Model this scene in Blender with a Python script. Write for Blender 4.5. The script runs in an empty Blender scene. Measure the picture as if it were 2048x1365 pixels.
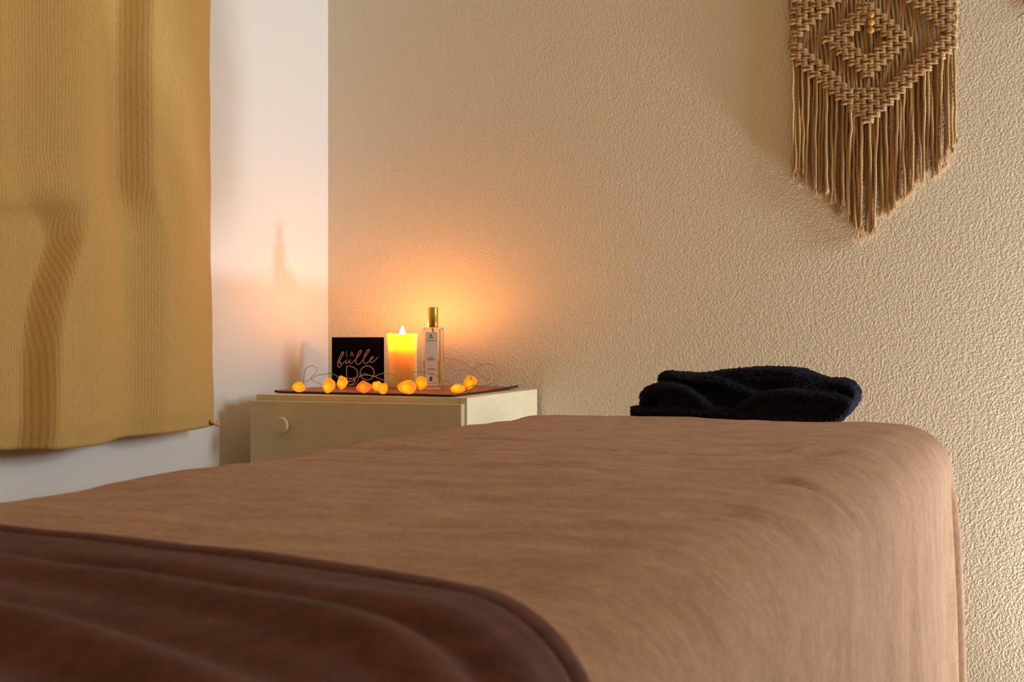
import bpy, bmesh, math, random
from mathutils import Vector, Matrix, noise
random.seed(7)
PI = math.pi
scn = bpy.context.scene

# ------------------------------------------------------------------ camera, world, lights, exposure
F = 2400.0                              # focal length in pixels of the 2048 px wide frame
YAW = math.radians(18.8)
CAM = Vector((1.311, 0.0, 0.88))
FWD = Vector((-math.sin(YAW), math.cos(YAW), 0)); RGT = Vector((math.cos(YAW), math.sin(YAW), 0)); UP = Vector((0, 0, 1))
cd = bpy.data.cameras.new('camera'); cam = bpy.data.objects.new('camera', cd); scn.collection.objects.link(cam)
cam.location = CAM; cam.rotation_euler = (PI/2, 0, YAW)
cd.sensor_width = 36; cd.lens = F/2048*36; cd.clip_start = 0.02
cd.dof.use_dof = True; cd.dof.focus_distance = 2.4; cd.dof.aperture_fstop = 15
scn.camera = cam

w = bpy.data.worlds.new('room_world'); scn.world = w; w.use_nodes = True
wt = w.node_tree; bg = wt.nodes['Background']; bg.inputs['Color'].default_value = (1.0, 0.62, 0.28, 1)
wc = wt.nodes.new('ShaderNodeTexCoord'); wd = wt.nodes.new('ShaderNodeVectorMath'); wd.operation = 'DOT_PRODUCT'
wd.inputs[1].default_value = Vector((0.55, 0.15, 0.75)).normalized()
wr = wt.nodes.new('ShaderNodeMapRange'); wr.inputs['From Min'].default_value = -0.6; wr.inputs['From Max'].default_value = 1.0
wr.inputs['To Min'].default_value = 0.22; wr.inputs['To Max'].default_value = 0.47
wt.links.new(wc.outputs['Generated'], wd.inputs[0]); wt.links.new(wd.outputs['Value'], wr.inputs['Value']); wt.links.new(wr.outputs['Result'], bg.inputs['Strength'])

def area(name, loc, rot, sx, sy, power, col):
    l = bpy.data.lights.new(name, 'AREA'); l.shape = 'RECTANGLE'; l.size = sx; l.size_y = sy; l.energy = power; l.color = col
    o = bpy.data.objects.new(name, l); scn.collection.objects.link(o); o.location = loc; o.rotation_euler = rot
    return o
# assumed low source on the right: unseen upward area light by the back wall
area('assumed_low_light', (2.15, 2.425, 0.03), (PI, 0, 0), 0.36, 0.14, 38, (0.92, 0.98, 1.0))
# assumed broad cool light from the right
area('assumed_side_light', (3.3, 2.10, 1.55), (0, math.radians(76), 0), 0.8, 0.5, 34, (0.84, 0.95, 1.0))
vs = scn.view_settings
vs.view_transform = 'Standard'; vs.look = 'None'; vs.gamma = 1; vs.use_curve_mapping = False; vs.exposure = 0.0
scn.cycles.sample_clamp_indirect = 6.0
scn.cycles.max_bounces = 14; scn.cycles.transmission_bounces = 14

# ------------------------------------------------------------------ helpers
WY = 2.517       # back wall plane
def ray(px, py): return FWD + RGT*((px-1024)/F) - UP*((py-682.5)/F)
def P(px, py, axis, val):
    """Where the sight line through a photo pixel meets a real plane of the room."""
    d = ray(px, py); i = 'xyz'.index(axis)
    return CAM + d*((val - CAM[i])/d[i])

def link(o): scn.collection.objects.link(o)
def attach(o, parent):
    if parent is not None:
        o.parent = parent
        p = parent; off = Vector()
        while p is not None: off += p.location; p = p.parent
        o.location = o.location - off
def mesh(name, V, Fc, mat, parent=None, smooth=True, origin=None):
    V = [Vector(v) for v in V]
    if origin is None:
        xs = [v.x for v in V]; ys = [v.y for v in V]; zs = [v.z for v in V]
        origin = Vector(((min(xs)+max(xs))/2, (min(ys)+max(ys))/2, min(zs)))
    me = bpy.data.meshes.new(name); me.from_pydata([v-origin for v in V], [], Fc); me.update()
    if smooth: me.polygons.foreach_set('use_smooth', [True]*len(me.polygons))
    if mat: me.materials.append(mat)
    o = bpy.data.objects.new(name, me); link(o); o.location = origin
    attach(o, parent)
    return o
def from_bm(name, bm, mat, parent=None, smooth=False):
    bm.normal_update()
    V = [v.co.copy() for v in bm.verts]; bm.verts.index_update()
    Fc = [[v.index for v in f.verts] for f in bm.faces]
    bm.free()
    return mesh(name, V, Fc, mat, parent, smooth)
def empty(name, loc, label, cat, group=None):
    o = bpy.data.objects.new(name, None); link(o); o.location = loc; o.empty_display_size = 0.05
    return tag(o, label, cat, group)
def tag(o, label, cat, group=None):
    o['label'] = label; o['category'] = cat
    if group: o['group'] = group
    return o
def struct(o): o['kind'] = 'structure'; return o
def add_box(bm, lo, hi, bev=0.0, rot=None, piv=None, seg=2):
    r = bmesh.ops.create_cube(bm, size=1.0); vs_ = r['verts']
    lo = Vector(lo); hi = Vector(hi); c = (lo+hi)/2; s = hi-lo
    for v in vs_: v.co = Vector((v.co.x*s.x, v.co.y*s.y, v.co.z*s.z)) + c
    if bev > 0:
        es = list({e for v in vs_ for e in v.link_edges})
        r2 = bmesh.ops.bevel(bm, geom=es, offset=bev, segments=seg, affect='EDGES', profile=0.5)
        vs_ = list({v for f in r2['faces'] for v in f.verts} | {v for v in vs_ if v.is_valid})
    if rot is not None:
        M = Matrix.Translation(piv) @ Matrix.Rotation(rot, 4, 'Z') @ Matrix.Translation(-Vector(piv))
        for v in vs_: v.co = M @ v.co
    return vs_
def box(name, lo, hi, mat, parent=None, bev=0.0015, rot=None, piv=None):
    bm = bmesh.new(); add_box(bm, lo, hi, bev, rot, piv); return from_bm(name, bm, mat, parent)
def smooth_path(pts, step, closed=False):
    """Catmull-Rom through pts, resampled at about `step`."""
    pts = [Vector(p) for p in pts]; out = []
    n = len(pts)
    for i in range(n-1):
        p0 = pts[max(i-1, 0)]; p1 = pts[i]; p2 = pts[i+1]; p3 = pts[min(i+2, n-1)]
        k = max(1, int(math.ceil((p2-p1).length/step)))
        for j in range(k):
            t = j/k
            out.append(0.5*((2*p1) + (p2-p0)*t + (2*p0-5*p1+4*p2-p3)*t*t + (3*p1-p0-3*p2+p3)*t**3))
    out.append(pts[-1])
    return out
def tube(V, Fc, path, r, n=8, twist=0.0, lobes=0, lobe_amp=0.0, cap=True):
    base0 = len(V); m = len(path)
    T0 = (path[1]-path[0]).normalized()
    ref = Vector((0, 1, 0)) if abs(T0.y) < 0.9 else Vector((1, 0, 0))
    N = (ref - T0*ref.dot(T0)).normalized(); L = 0.0
    for i, p in enumerate(path):
        T = (path[min(i+1, m-1)] - path[max(i-1, 0)])
        if T.length < 1e-9: T = T0
        T = T.normalized()
        N = (N - T*N.dot(T))
        N = N.normalized() if N.length > 1e-6 else Vector((0, 1, 0))
        B = T.cross(N)
        if i: L += (p-path[i-1]).length
        rr = r(i/(m-1)) if callable(r) else r
        for k in range(n):
            a = 2*PI*k/n
            q = rr*(1 + (lobe_amp*math.cos(lobes*(a) + twist*L) if lobes else 0))
            V.append(p + (N*math.cos(a) + B*math.sin(a))*q)
    for i in range(m-1):
        for k in range(n):
            a = base0+i*n+k; b = base0+i*n+(k+1) % n
            Fc.append((a, b, b+n, a+n))
    if cap:
        Fc.append(tuple(base0+k for k in reversed(range(n))))
        Fc.append(tuple(base0+(m-1)*n+k for k in range(n)))
def lathe(prof, c, n=48, wob=None):
    V = []; Fc = []
    for i, (r, z) in enumerate(prof):
        for k in range(n):
            a = 2*PI*k/n
            dr, dz = wob(i, a) if wob else (0, 0)
            V.append(Vector((c[0]+(r+dr)*math.cos(a), c[1]+(r+dr)*math.sin(a), c[2]+z+dz)))
    m = len(prof)
    for i in range(m-1):
        for k in range(n):
            a = i*n+k; b = i*n+(k+1) % n
            Fc.append((a, b, b+n, a+n))
    Fc.append(tuple(reversed(range(n)))); Fc.append(tuple((m-1)*n+k for k in range(n)))
    return V, Fc
def nz(x, y, z=0.0): return noise.noise(Vector((x, y, z)))

# ------------------------------------------------------------------ materials
class M:
    def __init__(s, name, col, rough=0.6, **kw):
        s.m = bpy.data.materials.new(name); s.m.use_nodes = True
        s.nt = s.m.node_tree; s.b = s.nt.nodes['Principled BSDF']
        s.b.inputs['Base Color'].default_value = (*col, 1); s.b.inputs['Roughness'].default_value = rough
        for k, v in kw.items():
            s.b.inputs[k.replace('_', ' ')].default_value = v
        s.tc = None
    def n(s, t, **kw):
        x = s.nt.nodes.new(t)
        for k, v in kw.items():
            if k in x.inputs.keys() if hasattr(x.inputs, 'keys') else False: x.inputs[k].default_value = v
            else: setattr(x, k, v)
        return x
    def l(s, a, b): s.nt.links.new(a, b)
    def coord(s, scale=(1, 1, 1), kind='Object'):
        tc = s.n('ShaderNodeTexCoord'); mp = s.n('ShaderNodeMapping'); mp.inputs['Scale'].default_value = scale
        s.l(tc.outputs[kind], mp.inputs['Vector']); return mp.outputs['Vector']
    def noise(s, vec, scale, detail=2, rough=0.5):
        x = s.n('ShaderNodeTexNoise'); x.inputs['Scale'].default_value = scale; x.inputs['Detail'].default_value = detail; x.inputs['Roughness'].default_value = rough
        s.l(vec, x.inputs['Vector']); return x.outputs['Fac']
    def ramp(s, fac, stops):
        r = s.n('ShaderNodeValToRGB'); e = r.color_ramp.elements
        while len(e) < len(stops): e.new(0.5)
        for el, (p, c) in zip(e, stops): el.position = p; el.color = (*c, 1)
        s.l(fac, r.inputs['Fac']); return r.outputs['Color']
    def base(s, col): s.l(col, s.b.inputs['Base Color'])
    def bump(s, h, strength, dist=0.002, prev=None):
        b = s.n('ShaderNodeBump'); b.inputs['Strength'].default_value = strength; b.inputs['Distance'].default_value = dist
        s.l(h, b.inputs['Height'])
        if prev: s.l(prev, b.inputs['Normal'])
        s.l(b.outputs['Normal'], s.b.inputs['Normal']); return b.outputs['Normal']

def wall_mat(name, k, col):
    a = M(name, col, 0.55)
    v = a.coord((1, 1, 1))
    n1 = a.noise(v, 250, 1.2, 0.5)
    n2 = a.noise(v, 480, 2.0, 0.5)
    p = a.bump(n1, 0.9*k, 0.0042)
    a.bump(n2, 0.4*k, 0.0012, p)
    a.b.inputs['Specular IOR Level'].default_value = 0.45
    return a.m
WALL = wall_mat('plaster_warm_light_tint', 0.62, (0.80, 0.71, 0.56)); WALL_SMOOTH = wall_mat('white_fine_plaster', 0.22, (0.82, 0.80, 0.78))  # back wall colour has the warm room light mixed in; left wall stays neutral
def floor_mat():
    a = M('oak_floor', (0.42, 0.28, 0.17), 0.45); v = a.coord((1, 12, 1))
    a.base(a.ramp(a.noise(v, 3, 4), [(0.3, (0.36, 0.23, 0.13)), (0.7, (0.50, 0.34, 0.20))])); return a.m
def fleece(name, c0, c1, fine=260, sheen=0.04):
    a = M(name, c0, 0.95); a.b.inputs['Specular IOR Level'].default_value = 0.1
    a.b.inputs['Sheen Weight'].default_value = sheen; a.b.inputs['Sheen Roughness'].default_value = 0.6
    v = a.coord()
    n = a.noise(a.coord((0.8, 1.0, 0.8)), fine*0.55, 5, 0.75)
    n2 = a.noise(a.coord((0.55, 1.0, 0.6)), 30, 4, 0.65)
    mx = a.n('ShaderNodeMix'); mx.data_type = 'FLOAT'; mx.inputs[0].default_value = 0.42
    a.l(n, mx.inputs[2]); a.l(n2, mx.inputs[3]); n = mx.outputs[0]
    a.base(a.ramp(n, [(0.36, c0), (0.62, c1)]))
    p = a.bump(a.noise(v, 38, 3, 0.6), 0.22, 0.006)
    a.bump(a.noise(v, fine*2, 3, 0.7), 0.5, 0.0014, p)
    return a.m
FLEECE = fleece('tan_fleece', (0.305, 0.175, 0.108), (0.465, 0.285, 0.190))
DARK = fleece('dark_brown_fleece', (0.074, 0.029, 0.022), (0.140, 0.058, 0.047), 200)
NAVY = fleece('navy_terry', (0.004, 0.004, 0.010), (0.010, 0.009, 0.022), 300, 0.02)
def curtain_mat():
    a = M('ribbed_golden_linen', (0.60, 0.40, 0.17), 0.9); a.b.inputs['Specular IOR Level'].default_value = 0.15
    tc = a.n('ShaderNodeTexCoord'); wv = a.n('ShaderNodeTexWave'); wv.wave_type = 'BANDS'; wv.bands_direction = 'Y'
    wv.inputs['Scale'].default_value = 58; wv.inputs['Distortion'].default_value = 0.6; wv.inputs['Detail'].default_value = 2; wv.inputs['Detail Scale'].default_value = 3
    a.l(tc.outputs['Object'], wv.inputs['Vector'])
    n = a.noise(a.coord((1, 1, 0.35)), 420, 4, 0.7)
    mx = a.n('ShaderNodeMix'); mx.data_type = 'FLOAT'; mx.inputs[0].default_value = 0.78
    a.l(wv.outputs['Fac'], mx.inputs[2]); a.l(n, mx.inputs[3])
    a.base(a.ramp(mx.outputs[0], [(0.25, (0.56, 0.34, 0.11)), (0.70, (0.80, 0.53, 0.20))]))
    p = a.bump(wv.outputs['Fac'], 0.09, 0.001)
    a.bump(n, 0.45, 0.0012, p)
    tr = a.n('ShaderNodeBsdfTranslucent'); tr.inputs['Color'].default_value = (0.6, 0.38, 0.14, 1)
    ms = a.n('ShaderNodeMixShader'); ms.inputs[0].default_value = 0.12
    out = a.nt.nodes['Material Output']
    a.l(a.b.outputs[0], ms.inputs[1]); a.l(tr.outputs[0], ms.inputs[2]); a.l(ms.outputs[0], out.inputs['Surface'])
    return a.m
CURTAIN = curtain_mat()
def cab_mat():
    a = M('cream_laminate', (0.66, 0.57, 0.40), 0.42)
    n = a.noise(a.coord((2, 2, 14)), 14, 3)
    a.base(a.ramp(n, [(0.3, (0.68, 0.60, 0.40)), (0.7, (0.75, 0.67, 0.47))])); return a.m
CAB = cab_mat()
def cord_mat():
    a = M('cotton_cord', (0.50, 0.33, 0.17), 0.9); a.b.inputs['Specular IOR Level'].default_value = 0.1
    n = a.noise(a.coord(), 500, 3, 0.7)
    a.base(a.ramp(n, [(0.3, (0.42, 0.26, 0.12)), (0.7, (0.60, 0.40, 0.21))]))
    a.bump(n, 0.4, 0.001); return a.m
CORD = cord_mat()
FRAY = M('frayed_cotton', (0.66, 0.46, 0.26), 0.95).m
BEAD = M('yellow_wood_bead', (0.55, 0.30, 0.045), 0.5).m
WOOD = M('driftwood_dowel', (0.40, 0.26, 0.14), 0.7).m
def mat_mat():
    a = M('red_brown_leather', (0.36, 0.10, 0.045), 0.55)
    n = a.noise(a.coord((1, 1, 1)), 60, 5, 0.7)
    a.base(a.ramp(n, [(0.3, (0.30, 0.055, 0.018)), (0.7, (0.55, 0.14, 0.04))])); a.bump(n, 0.3, 0.001); return a.m
LEATHER = mat_mat()
LEDGE = M('dark_leather_edge', (0.05, 0.018, 0.016), 0.7).m
BLACK = M('matt_black_board', (0.004, 0.0025, 0.0025), 0.9, Specular_IOR_Level=0.05).m
LETTER = M('beige_lettering', (0.62, 0.40, 0.30), 0.6).m
def wax_mat():
    a = M('ivory_wax', (0.97, 0.74, 0.28), 0.45)
    a.b.inputs['Subsurface Weight'].default_value = 1.0
    a.b.inputs['Subsurface Radius'].default_value = (1.0, 0.80, 0.16); a.b.inputs['Subsurface Scale'].default_value = 0.045
    return a.m
WAX = wax_mat()
WICK = M('charred_wick', (0.02, 0.015, 0.012), 0.9).m
def emis(name, col, s, transp=0.0):
    m = bpy.data.materials.new(name); m.use_nodes = True; nt = m.node_tree; nt.nodes.remove(nt.nodes['Principled BSDF'])
    e = nt.nodes.new('ShaderNodeEmission'); e.inputs['Color'].default_value = (*col, 1); e.inputs['Strength'].default_value = s
    out = nt.nodes['Material Output']
    nt.links.new(e.outputs[0], out.inputs['Surface'])
    return m
FLAME = emis('candle_flame', (1.0, 0.34, 0.08), 1050)
def glass(name, col, ior=1.45, rough=0.0):
    a = M(name, col, rough); a.b.inputs['Transmission Weight'].default_value = 1.0; a.b.inputs['IOR'].default_value = ior; return a.m
GLASS = glass('clear_glass', (1, 0.985, 0.95))
LIQUID = glass('pale_yellow_perfume', (0.98, 0.86, 0.40), 1.36)
GOLD = M('polished_gold', (0.78, 0.52, 0.10), 0.22, Metallic=1.0).m
STEM = M('clear_plastic_tube', (0.45, 0.33, 0.18), 0.4).m
LABELW = M('white_paper_label', (0.80, 0.74, 0.70), 0.6).m
INK = M('dark_print', (0.035, 0.02, 0.02), 0.7).m
GREEN = M('olive_green_print', (0.06, 0.065, 0.012), 0.7).m
COPPER = M('copper_wire', (0.62, 0.36, 0.20), 0.35, Metallic=0.7).m
def stone_mat(name, lo, hi, hot, s):
    a = M(name, lo, 0.4); v = a.coord()
    n = a.noise(v, 75, 3, 0.6)
    col = a.ramp(n, [(0.32, lo), (0.66, hi)])
    dk = a.n('ShaderNodeMix'); dk.data_type = 'RGBA'; dk.inputs[0].default_value = 0.55; a.l(col, dk.inputs[6]); dk.inputs[7].default_value = (0.12, 0.02, 0.0, 1)
    a.base(dk.outputs[2])
    # a small lamp sits inside each stone: the shade glows most around it
    tc = a.n('ShaderNodeTexCoord'); sub = a.n('ShaderNodeVectorMath'); sub.operation = 'DISTANCE'
    sub.inputs[1].default_value = (0.001, -0.012, 0.012)
    a.l(tc.outputs['Object'], sub.inputs[0])
    mr = a.n('ShaderNodeMapRange'); mr.interpolation_type = 'SMOOTHSTEP'
    mr.inputs['From Min'].default_value = 0.0; mr.inputs['From Max'].default_value = 0.014; mr.inputs['To Min'].default_value = 1.0; mr.inputs['To Max'].default_value = 0.0
    a.l(sub.outputs['Value'], mr.inputs['Value'])
    mx = a.n('ShaderNodeMix'); mx.data_type = 'RGBA'; a.l(mr.outputs['Result'], mx.inputs[0]); a.l(col, mx.inputs[6]); mx.inputs[7].default_value = (*hot, 1)
    a.l(mx.outputs[2], a.b.inputs['Emission Color']); a.b.inputs['Emission Strength'].default_value = s
    a.bump(n, 0.4, 0.002)
    return a.m
AMBER = stone_mat('glowing_amber_stone', (0.75, 0.18, 0.002), (1.0, 0.33, 0.008), (1.0, 0.66, 0.012), 0.95)
ORANGE = stone_mat('glowing_orange_stone', (0.75, 0.065, 0.002), (0.98, 0.17, 0.012), (1.0, 0.42, 0.015), 0.95)
DWIRE = M('dark_wire', (0.05, 0.035, 0.02), 0.5).m
RUST = M('rust_brown_yarn', (0.42, 0.20, 0.10), 0.9).m
VINYL = M('cream_vinyl', (0.55, 0.45, 0.33), 0.5).m
BEECH = M('beech_leg', (0.50, 0.32, 0.17), 0.5).m

# ------------------------------------------------------------------ the room
def slab(name, lo, hi, mat): return struct(box(name, lo, hi, mat, None, 0.0))
slab('floor', (-0.1, -1.2, -0.05), (3.6, 2.62, 0.0), floor_mat())
slab('wall_back', (-0.1, WY, 0.0), (3.6, WY+0.1, 2.5), WALL)
slab('wall_left', (-0.1, -1.2, 0.0), (0.0, WY, 2.5), WALL_SMOOTH)

# ------------------------------------------------------------------ cabinet
CT = 0.88-0.105                         # height of the cabinet top
cx0, cx1, cy0, cy1 = 0.072, 0.517, 2.075, 2.505
cab = empty('side_cabinet', ((cx0+cx1)/2, (cy0+cy1)/2, 0), 'small cream side cabinet in the corner with a round door knob', 'cabinet')
box('top_panel', (cx0, cy0, CT-0.016), (cx1-0.0165, cy1, CT), CAB, cab)
box('side_panel', (cx0, cy0, 0.0), (cx0+0.016, cy1, CT-0.0165), CAB, cab)
box('side_panel', (cx1-0.016, cy0, 0.0), (cx1, cy1, CT), CAB, cab)
box('bottom_panel', (cx0+0.0165, cy0+0.002, 0.06), (cx1-0.0165, cy1, 0.076), CAB, cab)
box('back_panel', (cx0+0.0165, cy1-0.008, 0.077), (cx1-0.0165, cy1, CT-0.0165), CAB, cab)
dp = Vector((cx0+0.001, cy0-0.002, 0))
door = box('door', (cx0-0.001, cy0-0.020, 0.03), (cx1-0.004, cy0-0.002, CT-0.0115), CAB, cab, 0.0012)
kc = P(566, 851, 'y', cy0-0.03)
kp = []
for r, d in [(0.008, 0.0), (0.008, 0.010), (0.013, 0.013), (0.0158, 0.016), (0.0160, 0.0225), (0.0152, 0.0235), (0.0135, 0.0234), (0.008, 0.0231), (0.001, 0.0230)]: kp.append((r, d))
V, Fc = lathe(kp, (0, 0, 0), 40)
V = [Vector((v.x+kc.x, cy0-0.0200-v.z, v.y+kc.z)) for v in V]
mesh('knob', V, Fc, CAB, door)

# leather mat under the candle display
MT = CT+0.005
mc = [P(549, 786, 'z', MT-0.004), P(905, 794, 'z', MT-0.004), P(1037, 777.5, 'z', MT-0.004)]
mc[0].x = max(mc[0].x, 0.078); mc[2].y = min(mc[2].y, 2.495)
mc.append(Vector((0.10, 2.495, MT)))
NX, NY = 60, 50
V = []; Fc = []
for j in range(NY+1):
    for i in range(NX+1):
        s, t = i/NX, j/NY
        p = mc[0]*(1-s)*(1-t)+mc[1]*s*(1-t)+mc[2]*s*t+mc[3]*(1-s)*t
        z = MT + 0.0006*nz(p.x*25, p.y*25) + 0.0035*max(0, s-0.94)/0.06*(t > 0.5)*(t-0.5)*2 + 0.0015*max(0, 0.03-s)/0.03
        V.append(Vector((p.x, p.y, z)))
n0 = len(V)
V += [Vector((v.x, v.y, max(v.z-0.0045, CT+0.0002))) for v in V]
for j in range(NY):
    for i in range(NX):
        a = j*(NX+1)+i; Fc.append((a, a+1, a+NX+2, a+NX+1)); Fc.append((n0+a, n0+a+NX+1, n0+a+NX+2, n0+a+1))
edge = [i for i in range(NX+1)] + [(j+1)*(NX+1)-1+0 for j in range(1, NY+1)] + [NY*(NX+1)+i for i in range(NX-1, -1, -1)] + [j*(NX+1) for j in range(NY-1, 0, -1)]
for k in range(len(edge)):
    a, b = edge[k], edge[(k+1) % len(edge)]; Fc.append((a, n0+a, n0+b, b))
mo = mesh('table_mat', V, Fc, LEATHER, None, False)
mo.data.materials.append(LEDGE)
for pl in list(mo.data.polygons)[-len(edge):]: pl.material_index = 1
tag(mo, 'thin red-brown leather mat with dark edge on the cream cabinet top', 'mat')

# ------------------------------------------------------------------ sign
sy = 2.375
s0 = P(663.5, 675, 'y', sy); s1 = P(766.5, 675, 'y', sy)
sw = s1.x-s0.x; sz1 = s0.z; sz0 = MT+0.0008
srot = -0.0
sign = empty('square_sign', ((s0.x+s1.x)/2, sy+0.002, sz0), 'square black sign with beige script lettering standing behind the glowing stones', 'sign')
box('board', (s0.x, sy, sz0), (s1.x, sy+0.005, sz1), BLACK, sign, 0.0004)
def S(px, py):                           # pixel on the sign's face
    return P(px, py, 'y', sy-0.0006)
def Z(u, v): return S(660+u/11.375, 660+v/11.375)
def stroke(V, Fc, pts, wd, closed=False):
    path = smooth_path([Z(*p) for p in pts], 0.0008)
    tube(V, Fc, path, wd/2*0.00108, 6)
V = []; Fc = []
script = [(190, 790), (215, 742), (240, 770), (262, 790), (250, 830), (215, 855), (185, 840), (178, 770), (205, 680), (245, 590), (285, 520), (308, 505), (310, 540), (280, 610), (230, 690), (200, 740)]
b_letter = [(208, 745), (228, 742), (240, 762), (262, 790), (255, 825), (232, 848), (205, 855), (183, 835), (176, 785), (190, 715), (215, 640), (250, 560), (285, 512), (306, 508), (306, 545), (275, 610), (230, 690), (215, 745), (245, 768), (290, 762), (330, 735), (365, 700)]
stroke(V, Fc, b_letter, 1.9)
u_letter = [(382, 680), (362, 720), (362, 755), (380, 765), (410, 745), (445, 700), (458, 682), (445, 725), (450, 762), (475, 770), (520, 740), (570, 690), (620, 630)]
stroke(V, Fc, u_letter, 1.9)
l1 = [(600, 655), (640, 605), (690, 545), (716, 490), (708, 468), (680, 480), (640, 550), (605, 630), (590, 700), (595, 750), (615, 785), (640, 792), (680, 770), (730, 715), (775, 650)]
stroke(V, Fc, l1, 1.9)
l2 = [(775, 640), (815, 590), (865, 525), (892, 472), (884, 450), (856, 462), (815, 530), (780, 610), (765, 680), (770, 735), (790, 768), (820, 770), (860, 745), (900, 705), (935, 665)]
stroke(V, Fc, l2, 1.9)
e_letter = [(905, 690), (950, 665), (985, 632), (978, 615), (950, 622), (920, 660), (912, 705), (930, 735), (965, 738), (1010, 712), (1050, 670), (1088, 622)]
stroke(V, Fc, e_letter, 1.9)
mesh('script_lettering', V, Fc, LETTER, sign)
V = []; Fc = []
for seg in ([(374, 492), (374, 612)], [(374, 610), (410, 610)], [(452, 612), (494, 500)], [(494, 500), (540, 612)], [(468, 572), (522, 572)]): stroke(V, Fc, seg, 1.1)
for seg in ([(378, 830), (378, 1180)], [(378, 832), (440, 832)]): stroke(V, Fc, seg, 2.2)
stroke(V, Fc, [(378, 832), (460, 834), (545, 860), (605, 925), (628, 1005), (605, 1090), (545, 1155), (460, 1182), (378, 1184)], 2.2)
stroke(V, Fc, [(848+158*math.sin(a*PI/16), 985-160*math.cos(a*PI/16)) for a in range(33)], 2.2)
mesh('capital_lettering', V, Fc, LETTER, sign)

# ------------------------------------------------------------------ candle
def base_on(px, py, z): return P(px, py, 'z', z)
cb = base_on(805, 776.5, MT); cb.z = MT+0.0004
rc = 0.0306
hc = P(805, 668, 'y', cb.y).z - cb.z
cand = empty('pillar_candle', cb, 'lit ivory pillar candle between the black sign and the perfume bottle', 'candle')
prof = [(rc*0.3, 0), (rc*0.96, 0), (rc, 0.002), (rc, hc*0.5), (rc, hc*0.80), (rc*1.0, hc*0.88), (rc*1.012, hc*0.94), (rc*1.012, hc*0.975), (rc*0.985, hc*0.997), (rc*0.93, hc), (rc*0.86, hc*0.985), (rc*0.80, hc*0.95), (rc*0.72, hc*0.915), (rc*0.5, hc*0.90), (rc*0.2, hc*0.895)]
def wob(i, a):
    if i < 5: return 0.0003*math.sin(3*a+i), 0
    d = 0.0011*math.sin(2*a+0.6)+0.0006*math.sin(5*a)
    lip = 0.0018*max(0, math.cos(a-PI*1.05))**4 if 5 <= i <= 8 else 0
    return lip, (d if 6 <= i <= 11 else 0)
V, Fc = lathe(prof, cb, 64, wob)
mesh('wax_body', V, Fc, WAX, cand)
V = []; Fc = []
wb = cb + Vector((0, 0, hc*0.893))
tube(V, Fc, smooth_path([wb, wb+Vector((0.0005, 0, 0.006)), wb+Vector((0.002, 0, 0.011))], 0.001), 0.0009, 8)
mesh('wick', V, Fc, WICK, cand)
ftop = P(805, 652, 'y', cb.y).z
fz0 = hc*0.895+0.0025; fh = ftop-(cb.z+fz0)
fp = []
for k in range(21):
    t = k/20
    r = 0.0068*(math.sin(PI*min(1, t*1.0)**0.62)**0.9)*(1-0.25*t) if 0 < t < 1 else 0.0002
    fp.append((max(r, 0.0002), fz0+fh*t))
V, Fc = lathe(fp, cb, 24)
mesh('flame', V, Fc, FLAME, cand)

# ------------------------------------------------------------------ perfume bottle
bb = base_on(864.5, 778.5, MT); bb.z = MT+0.0004
by = bb.y
def bz(py): return P(866, py, 'y', by).z
hw = (P(882, 700, 'y', by).x-P(848, 700, 'y', by).x)/2
bot = empty('perfume_bottle', bb, 'slim square glass perfume bottle with gold cap right of the candle', 'bottle')
BR = YAW*0.55
bcx = P(866, 700, 'y', by).x; bc = Vector((bcx, by, 0))
zb, zt = bb.z, bz(656)
def rbox(lo, hi, bev): 
    bm = bmesh.new(); add_box(bm, lo, hi, bev, BR, bc, 3); return bm
ins = 0.0028
bm = rbox((bcx-hw, by-hw, zb), (bcx+hw, by+hw, zt), 0.0018)
inner = add_box(bm, (bcx-hw+ins, by-hw+ins, bz(766)), (bcx+hw-ins, by+hw-ins, zt-0.003), 0.0008, BR, bc, 2)
bm.normal_update(); iv = set(inner)
bmesh.ops.reverse_faces(bm, faces=[f for f in bm.faces if all(v in iv for v in f.verts)])
from_bm('glass_body', bm, GLASS, bot, False)
from_bm('perfume', rbox((bcx-hw+ins-0.0003, by-hw+ins-0.0003, bz(766)-0.0003), (bcx+hw-ins+0.0003, by+hw-ins+0.0003, bz(722)), 0.0008), LIQUID, bot, False)
cr = (P(876, 640, 'y', by).x-P(857, 640, 'y', by).x)/2
V, Fc = lathe([(cr*0.5, bz(655.5)), (cr*0.97, bz(655.5)), (cr, bz(655)), (cr, bz(617)), (cr*0.96, bz(615.6)), (cr*0.85, bz(615)), (cr*0.1, bz(615))], (bcx, by, 0), 40)
mesh('cap', V, Fc, GOLD, bot)
V = []; Fc = []
tube(V, Fc, [Vector((bcx, by, bz(657.2))), Vector((bcx, by, bz(690))), Vector((bcx+0.002, by, bz(760)))], 0.0018, 10)
mesh('dip_tube', V, Fc, STEM, bot)
Rb = Matrix.Translation(bc) @ Matrix.Rotation(BR, 4, 'Z') @ Matrix.Translation(-bc)
def onb(u, z, d=0.0004): return Rb @ Vector((bcx+u, by-hw-d, z))
lu0, lu1, lz0, lz1 = -hw*0.62, hw*0.72, bz(771), bz(664.5)
bm = bmesh.new(); add_box(bm, (bcx+lu0, by-hw-0.0004, lz0), (bcx+lu1, by-hw-0.0001, lz1), 0, BR, bc)
lab = from_bm('paper_label', bm, LABELW, bot)
V = []; Fc = []
def quad(pts):
    k = len(V); V.extend(pts); Fc.append(tuple(range(k, k+len(pts))))
lc = (lu0+lu1)/2; lw = (lu1-lu0)
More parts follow.
